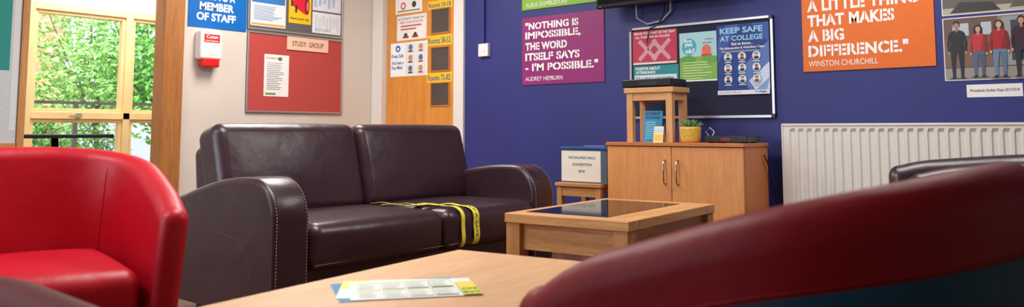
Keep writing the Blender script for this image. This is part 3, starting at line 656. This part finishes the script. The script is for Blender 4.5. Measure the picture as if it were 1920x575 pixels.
for yc in (-0.44,0.44):
    bo=softbox('back_cushion',(-0.29,yc,0.635),(0.10,0.438,0.245),0.06,BROWN,sf,bulge=(0.026,0.0,0.008),m=10,rot=rb)
    e=-1 if yc<0 else 1
    pts=[rb@Vector((0.068,e*0.430,-0.16+0.33*i/8.))+Vector((-0.29,yc,0.635)) for i in range(9)]
    tube('stitching',pts,0.0014,stitch,bo,5,dash=0.014,label='white stitching')
softbox('back_frame',(-0.365,0,0.42),(0.075,0.87,0.36),0.05,BROWN,sf,m=4,rot=Matrix.Rotation(math.radians(-7),3,'Y'))
for x in (-0.33,0.3):
    for y in (-0.9,0.86):box('foot',x,x+0.05,y,y+0.05,0,0.055,M((30,20,18),0.4),sf)
# ---- tape
bv=[]
for so in seats:
    me=so.data;bv.append(BVHTree.FromPolygons([v.co+Vector((-3.35,2.91,0)) for v in me.vertices],[tuple(p.vertices) for p in me.polygons]))
def cast(o,d_):
    best=None
    for dy in (-0.05,-0.025,0,0.025,0.05):
        for b_ in bv:
            hit=b_.ray_cast(o+Vector((0,dy,0)),d_)
            if hit[0] is not None and (best is None or hit[3]<best):best=hit[3]
    return best
def tape_strip(name,yA,yB,xs,tot_r,w,label,texts,curve=0.0,lift0=0.004):
    xc,zc=-3.06,0.33
    top=-3.06-xs
    total=top+tot_r+0.05
    def f(s,wv,lift):
        dist=s*total
        q=min(1,dist/(top+0.12))
        y=yA+(yB-yA)*q+curve*math.sin(q*math.pi)
        yy=y+wv*0.75
        if dist<top:
            x=xs+dist-wv*0.65
            o_=Vector((x,yy,1.0));d_=Vector((0,0,-1))
        else:
            ph=(dist-top)/tot_r;ang_=math.radians(90-105*min(1.15,ph))
            d0=Vector((math.cos(ang_),0,math.sin(ang_)))
            o_=Vector((xc-wv*0.65*max(0,1-ph*2),y+wv*(0.75+0.25*min(1,ph*2)),zc))+d0*0.8;d_=-d0
        h_=cast(o_,d_)
        if h_ is None:h_=0.5
        wob=0.008*math.sin(s*15+yA*40)**2
        return o_+d_*(h_-lift-wob)
    N=48;K=4;V=[];F=[]
    for i in range(N+1):
        for k in range(K+1):V.append(f(i/N,(k/K-.5)*w,lift0))
    for i in range(N):
        for k in range(K):a=i*(K+1)+k;F.append((a,a+1,a+K+2,a+K+1))
    o=thing(name,(0,0,0),0,label,'tape')
    cenv=sum(V,Vector())/len(V);o.location=cenv
    mobj('ribbon',[v-cenv for v in V],F,M((246,236,84),0.35),o,smooth=True)
    for (s,a,b_) in texts:
        TV,TF=textgeo(s,0.0);x0_=min(p[0] for p in TV);x1_=max(p[0] for p in TV);z0_=min(p[1] for p in TV);z1_=max(p[1] for p in TV)
        TVs=[]
        for p_ in TV:
            ss=a+(b_-a)*(p_[0]-x0_)/(x1_-x0_);wv=((p_[1]-z0_)/(z1_-z0_)-.5)*w*0.36
            TVs.append(f(ss,wv,lift0+0.0022)-cenv)
        mobj('lettering',TVs,TF,M((60,60,40),0.5),o)
tape_strip('hazard_tape',2.84,3.16,-3.30,0.235,0.045,'yellow social distancing tape draped over sofa seats',[('KEEP A SAFE',0.02,0.27),('DISTANCE',0.32,0.50),('KEEP A SAFE',0.58,0.90)],0.04)
tape_strip('hazard_tape',2.83,3.055,-3.38,0.225,0.026,'narrow yellow tape loop crumpled over the seat gap',[('DISTANCE',0.06,0.24),('KEEP A SAFE',0.32,0.6)],0.01,0.010)
# ------------------------------------------------------------------ TUB CHAIRS
def tub_chair(loc,rz,mat,label,W=0.74,D=0.74,Ha=0.61,Hb=0.80,th=0.125,lean=0.07,panel=None,seatz=0.44,power=1.1,drop=0.03,pdz=0.122):
    ch=thing('tub_chair',(loc[0],loc[1],0),rz,label,'armchair')
    a=W/2-th/2-lean*0.5;bk=D/2-th/2-lean*0.5
    path=[]
    N1=12
    for i in range(N1):path.append((D/2-0.04-(D/2-0.04)*i/N1,-a))
    N2=28
    for i in range(N2+1):
        t_=math.pi/2*(-1)+math.pi*i/N2
        e=2/2.5
        c_,s_=math.cos(t_),math.sin(t_)
        path.append((-bk*abs(c_)**e,a*math.copysign(abs(s_)**e,s_)))
    for i in range(1,N1+1):path.append((0+(D/2-0.04)*i/N1,a))
    Q=[]
    for i,p_ in enumerate(path):
        p0=path[max(0,i-1)];p1=path[min(len(path)-1,i+1)]
        tx,ty=p1[0]-p0[0],p1[1]-p0[1];L=math.hypot(tx,ty);tx/=L;ty/=L
        n_=(ty,-tx)
        if n_[0]*(p_[0]-0.1)+n_[1]*p_[1]<0:n_=(-n_[0],-n_[1])
        Q.append((p_,n_,(tx,ty)))
    z0=0.07
    def hgt(x):
        t_=min(1,max(0,(x+D/2)/D));return Hb-(Hb-Ha)*t_**power-drop*max(0,(x-(D/2-0.18))/0.14)**2
    def prof(H,ins,th_=th):
        r_=th_/2-ins;pts=[]
        zt=H-ins-r_
        for i in range(7):pts.append((r_,z0+ins+(zt-z0-ins)*i/6.))
        for i in range(1,10):
            an=math.pi*i/10.;pts.append((r_*math.cos(an),zt+r_*math.sin(an)))
        for i in range(7):pts.append((-r_,zt-(zt-z0-ins)*i/6.))
        return pts
    def place(p_,n_,pts,adv=(0,0)):
        out=[]
        for (o_,z) in pts:
            k=lean*(z/Hb)**1.3
            out.append((p_[0]+n_[0]*(o_+k)+adv[0],p_[1]+n_[1]*(o_+k)+adv[1],z))
        return out
    rings=[]
    r_=min(0.045,th*0.45)
    def endrings(q):
        res=[]
        for a_ in (90,75,60,45,30,15):
            ar=math.radians(a_);res.append(place(q[0],q[1],prof(hgt(q[0][0]),r_*(1-math.cos(ar))),(r_*math.sin(ar),0)))
        return res
    rings+=endrings(Q[0])
    for q in Q:rings.append(place(q[0],q[1],prof(hgt(q[0][0]),0)))
    rings+=endrings(Q[-1])[::-1]
    V=[];F=[];n=len(rings[0])
    for R_ in rings:V+=R_
    for i in range(len(rings)-1):
        for k in range(n):F.append((i*n+k,i*n+(k+1)%n,(i+1)*n+(k+1)%n,(i+1)*n+k))
    F.append(tuple(range(n)));F.append(tuple((len(rings)-1)*n+k for k in range(n)))
    sh=mobj('shell',V,F,mat,ch,smooth=True);fixn(sh)
    for p_ in sh.data.polygons:p_.use_smooth=True
    pts=[]
    for q in Q:
        H=hgt(q[0][0])-pdz+0.006;k=lean*(H/Hb)**1.3
        pts.append((q[0][0]+q[1][0]*(th/2+k),q[0][1]+q[1][1]*(th/2+k),H))
    tube('piping',pts,0.0025,mat,ch,6)
    for yy in (-1,1):
        j=N1+N2//2+yy*8
        q=Q[j];pts=[]
        for i in range(9):
            z=0.42+(hgt(q[0][0])-0.05-0.42)*i/8.;k=lean*(z/Hb)**1.3
            pts.append((q[0][0]+q[1][0]*(-th/2-0.0005+k),q[0][1]+q[1][1]*(-th/2-0.0005+k),z))
        tube('back_seam',pts,0.002,mat,ch,6)
    if panel:
        V=[];F=[];m_=6
        for q in Q:
            for i in range(m_+1):
                z=z0+0.01+(hgt(q[0][0])-pdz-z0-0.01)*i/m_;k=lean*(z/Hb)**1.3
                V.append((q[0][0]+q[1][0]*(th/2+0.003+k),q[0][1]+q[1][1]*(th/2+0.003+k),z))
        for i in range(len(Q)-1):
            for k in range(m_):F.append((i*(m_+1)+k,i*(m_+1)+k+1,(i+1)*(m_+1)+k+1,(i+1)*(m_+1)+k))
        mobj('outer_panel',V,F,panel,ch,smooth=True,label='dark teal outer panel')
    sw=a-th/2+0.004
    softbox('seat_cushion',(0.045,0,seatz-0.075),(D/2-0.065,sw,0.075),0.045,mat,ch,bulge=(0.01,0,0.02),m=8)
    softbox('base',(0.02,0,0.19),(D/2-0.06,sw-0.005,0.11),0.02,mat,ch,m=2)
    for x in (-0.22,0.24):
        for y in (-0.24,0.20):box('leg',x,x+0.04,y,y+0.04,0,0.085,M((30,22,18),0.4),ch)
    return ch
tub_chair((-2.76,0.95),math.radians(-12),RED,'red leather tub chair beside the low table',Ha=0.625,Hb=0.81,th=0.09,drop=0.02)
tub_chair((-0.555,1.465),math.pi,RED2,'red leather tub chair with dark teal outer panel',panel=M((18,70,96),0.5,kind='leather',var=0.1,scale=6,spec=0.3),Ha=0.590,Hb=0.832,power=1.0,drop=0.03,pdz=0.125)
tub_chair((-1.585,0.215),math.radians(0),BROWN2,'dark maroon leather tub chair near the low table',Ha=0.566,Hb=0.585,power=0.6,drop=0.01)
tub_chair((-0.52,3.58),math.radians(200),BROWN,'dark brown leather tub chair near the radiator',Ha=0.71,Hb=0.77,drop=0.015)
# ------------------------------------------------------------------ black high table in bay
b=thing('pedestal_table',(-6.55,2.42,0),0,'tall black pedestal table beside the window','table')
box('table_top',-0.16,0.16,-0.30,0.34,0.795,0.825,M((22,22,26),0.4),b,0.006)
lathe('column',[(0.03,0.02),(0.025,0.05),(0.025,0.795)],(0,-0.03,0),M((22,22,26),0.4),b)
lathe('foot_plate',[(0.20,0),(0.20,0.015),(0.05,0.025)],(0,-0.03,0),M((22,22,26),0.4),b)
# ------------------------------------------------------------------ OUTSIDE
st(box('ground',-20,-7.45,-8,16,-0.12,-0.02,M((140,160,104),0.95,var=0.3,scale=3)))
bw=thing('brick_building',(-15,0.0,-0.02),0,'red brick building with pale windows seen through the window','building')
box('facade',-0.3,0.3,-5,5.45,0,7,bricks(),bw)
for i in range(3):
    for j in range(2):box('window_frame',0.3,0.36,-3.6+i*2.6,-2.3+i*2.6,1.0+j*2.4,2.3+j*2.4,M((235,235,235),0.5),bw)
def shrub(name,loc,rad,n,trunk,col,label,cat,ls=0.06):
    o=thing(name,loc,0,label,cat)
    r=random.Random(int(abs(loc[0]*13+loc[1]*101)*10))
    TH=trunk
    bark=M((92,70,52),0.9,var=0.3,scale=20)
    tube('trunk',[(0,0,0),(0.03,0.02,TH*0.5),(0,0,TH),(0.05,0.05,TH+rad[2]*0.7)],0.03,bark,o,8)
    V=[];F=[]
    tips=[]
    for i in range(40):
        th_=r.uniform(0,2*math.pi);u=r.uniform(-0.8,1)
        q=Vector((rad[0]*0.85*math.cos(th_)*math.sqrt(1-min(.9,u*u)),rad[1]*0.85*math.sin(th_)*math.sqrt(1-min(.9,u*u)),TH+rad[2]*0.5+rad[2]*0.8*u))
        tips.append(q)
    for i,q in enumerate(tips):
        s0=Vector((0,0,TH*r.uniform(0.4,1.0)))
        m0=s0.lerp(q,0.5)+Vector((r.uniform(-.1,.1),r.uniform(-.1,.1),0.1))
        if i<14:tube('branch',[s0,m0,q],0.007,bark,o,5)
    for i in range(n):
        q=tips[r.randrange(len(tips))]
        s0=Vector((0,0,TH))
        c_=s0.lerp(q,r.uniform(0.35,1.08))+Vector((r.gauss(0,.12*rad[0]),r.gauss(0,.12*rad[1]),r.gauss(0,.11*rad[2])))
        if c_.z<0.05:c_.z=0.05+r.random()*0.2
        d_=Vector((r.gauss(0,1),r.gauss(0,1),r.gauss(-0.3,.6))).normalized();w_=d_.cross(Vector((r.gauss(0,1),r.gauss(0,1),r.gauss(0,1)))).normalized()
        L=ls*r.uniform(.7,1.3);k=len(V)
        V+=[c_,c_+d_*L*.5+w_*L*.22,c_+d_*L,c_+d_*L*.5-w_*L*.22];F.append((k,k+1,k+2,k+3))
    mats=[M(tuple(min(255,int(v*f_)) for v in col),0.5,var=0.25,scale=3) for f_ in (0.75,1.0,1.15)]
    lv=mobj('foliage',V,F,mats,o,midx=[r.randrange(3) for _ in F]);lv['kind']='stuff'
shrub('tree',(-9.3,4.65,-0.02),(0.85,0.85,1.4),6500,1.0,(124,200,96),'leafy green tree outside the window','tree',0.08)
shrub('tree',(-12.2,5.0,-0.02),(1.2,1.2,1.5),5500,1.2,(165,222,130),'light green tree outside near the brick building','tree',0.10)
shrub('shrub',(-9.2,3.05,-0.02),(0.55,0.65,0.5),3800,0.25,(150,205,125),'low green shrub outside the window','shrub',0.06)
shrub('shrub',(-10.6,3.9,-0.02),(0.65,0.75,0.65),4500,0.35,(124,186,98),'dense green shrub outside the window','shrub',0.07)
rl=thing('railing',(-8.3,3.2,-0.02),0,'thin grey metal railing outside the window','railing')
each('rail',[(-0.015,0.015,-2.0,2.0,1.13,1.16),(-0.015,0.015,-2.0,2.0,0.2,0.23)],M((130,135,140),0.5,0.5),rl)
each('post',[(-0.02,0.02,-2.0+i*0.99,-1.96+i*0.99,0,1.16) for i in range(5)],M((130,135,140),0.5,0.5),rl)
# ------------------------------------------------------------------ LIGHT
w=bpy.data.worlds.new('sky');S.world=w;w.use_nodes=True;nt=w.node_tree;bg=nt.nodes['Background']
sk=nt.nodes.new('ShaderNodeTexSky');sk.sky_type='NISHITA';sk.sun_elevation=math.radians(40);sk.sun_rotation=math.radians(120);sk.sun_disc=False;sk.air_density=1.0;sk.dust_density=3
mixn=nt.nodes.new('ShaderNodeMix');mixn.data_type='RGBA';mixn.inputs[0].default_value=0.6;mixn.inputs[7].default_value=(2.1,2.3,2.5,1)
nt.links.new(sk.outputs[0],mixn.inputs[6]);nt.links.new(mixn.outputs[2],bg.inputs[0]);bg.inputs[1].default_value=0.6
def area(loc,rot,sx,sy,p,c=(1,1,1),name='lamp'):
    l=bpy.data.lights.new(name,'AREA');l.shape='RECTANGLE';l.size=sx;l.size_y=sy;l.energy=p;l.color=c
    o=bpy.data.objects.new(name,l);o.location=loc;o.rotation_euler=rot;COL.objects.link(o);return o
sun=bpy.data.lights.new('sun','SUN');sun.energy=4.4;sun.angle=0.02;sun.color=(1,.97,.92)
so=bpy.data.objects.new('sun',sun);so.rotation_euler=(math.radians(42),math.radians(12),math.radians(60));COL.objects.link(so)
area((-4.6,3.4,2.66),(0,0,0),1.2,0.6,64,(1,.945,.87),'ceiling_lamp')
area((-2.6,1.9,2.66),(0,0,0),1.2,0.6,54,(1,.96,.91),'ceiling_lamp')
area((-1.0,3.9,2.66),(0,0,0),1.2,0.6,36,(1,.96,.91),'ceiling_lamp')
area((-3.6,-0.2,2.66),(0,0,0),1.2,0.6,36,(1,.96,.92),'ceiling_lamp')
area((-6.6,3.0,2.66),(0,0,0),0.8,1.2,46,(1,.97,.92),'bay_fill')  # unseen fill added in the bay to brighten the backlit window frame
area((-3.9,YF+0.1,1.5),(math.radians(90),0,0),2.2,1.7,72,(.76,.88,1),'front_fill')  # added cool fill out of view, just inside the windowless front wall
# ------------------------------------------------------------------ CAMERA
cd=bpy.data.cameras.new('camera');cam=bpy.data.objects.new('camera',cd);COL.objects.link(cam)
cd.sensor_width=36;cd.lens=1480/1920*36;cd.shift_y=-(287.5-115)/1920
cam.location=(0,0,0.85);cam.rotation_euler=(math.radians(95.02),0,math.radians(40))
cd.dof.use_dof=True;cd.dof.focus_distance=4.6;cd.dof.aperture_fstop=3.2
cd.clip_start=0.05
S.camera=cam
S.view_settings.view_transform='Standard'
S.view_settings.look='None'
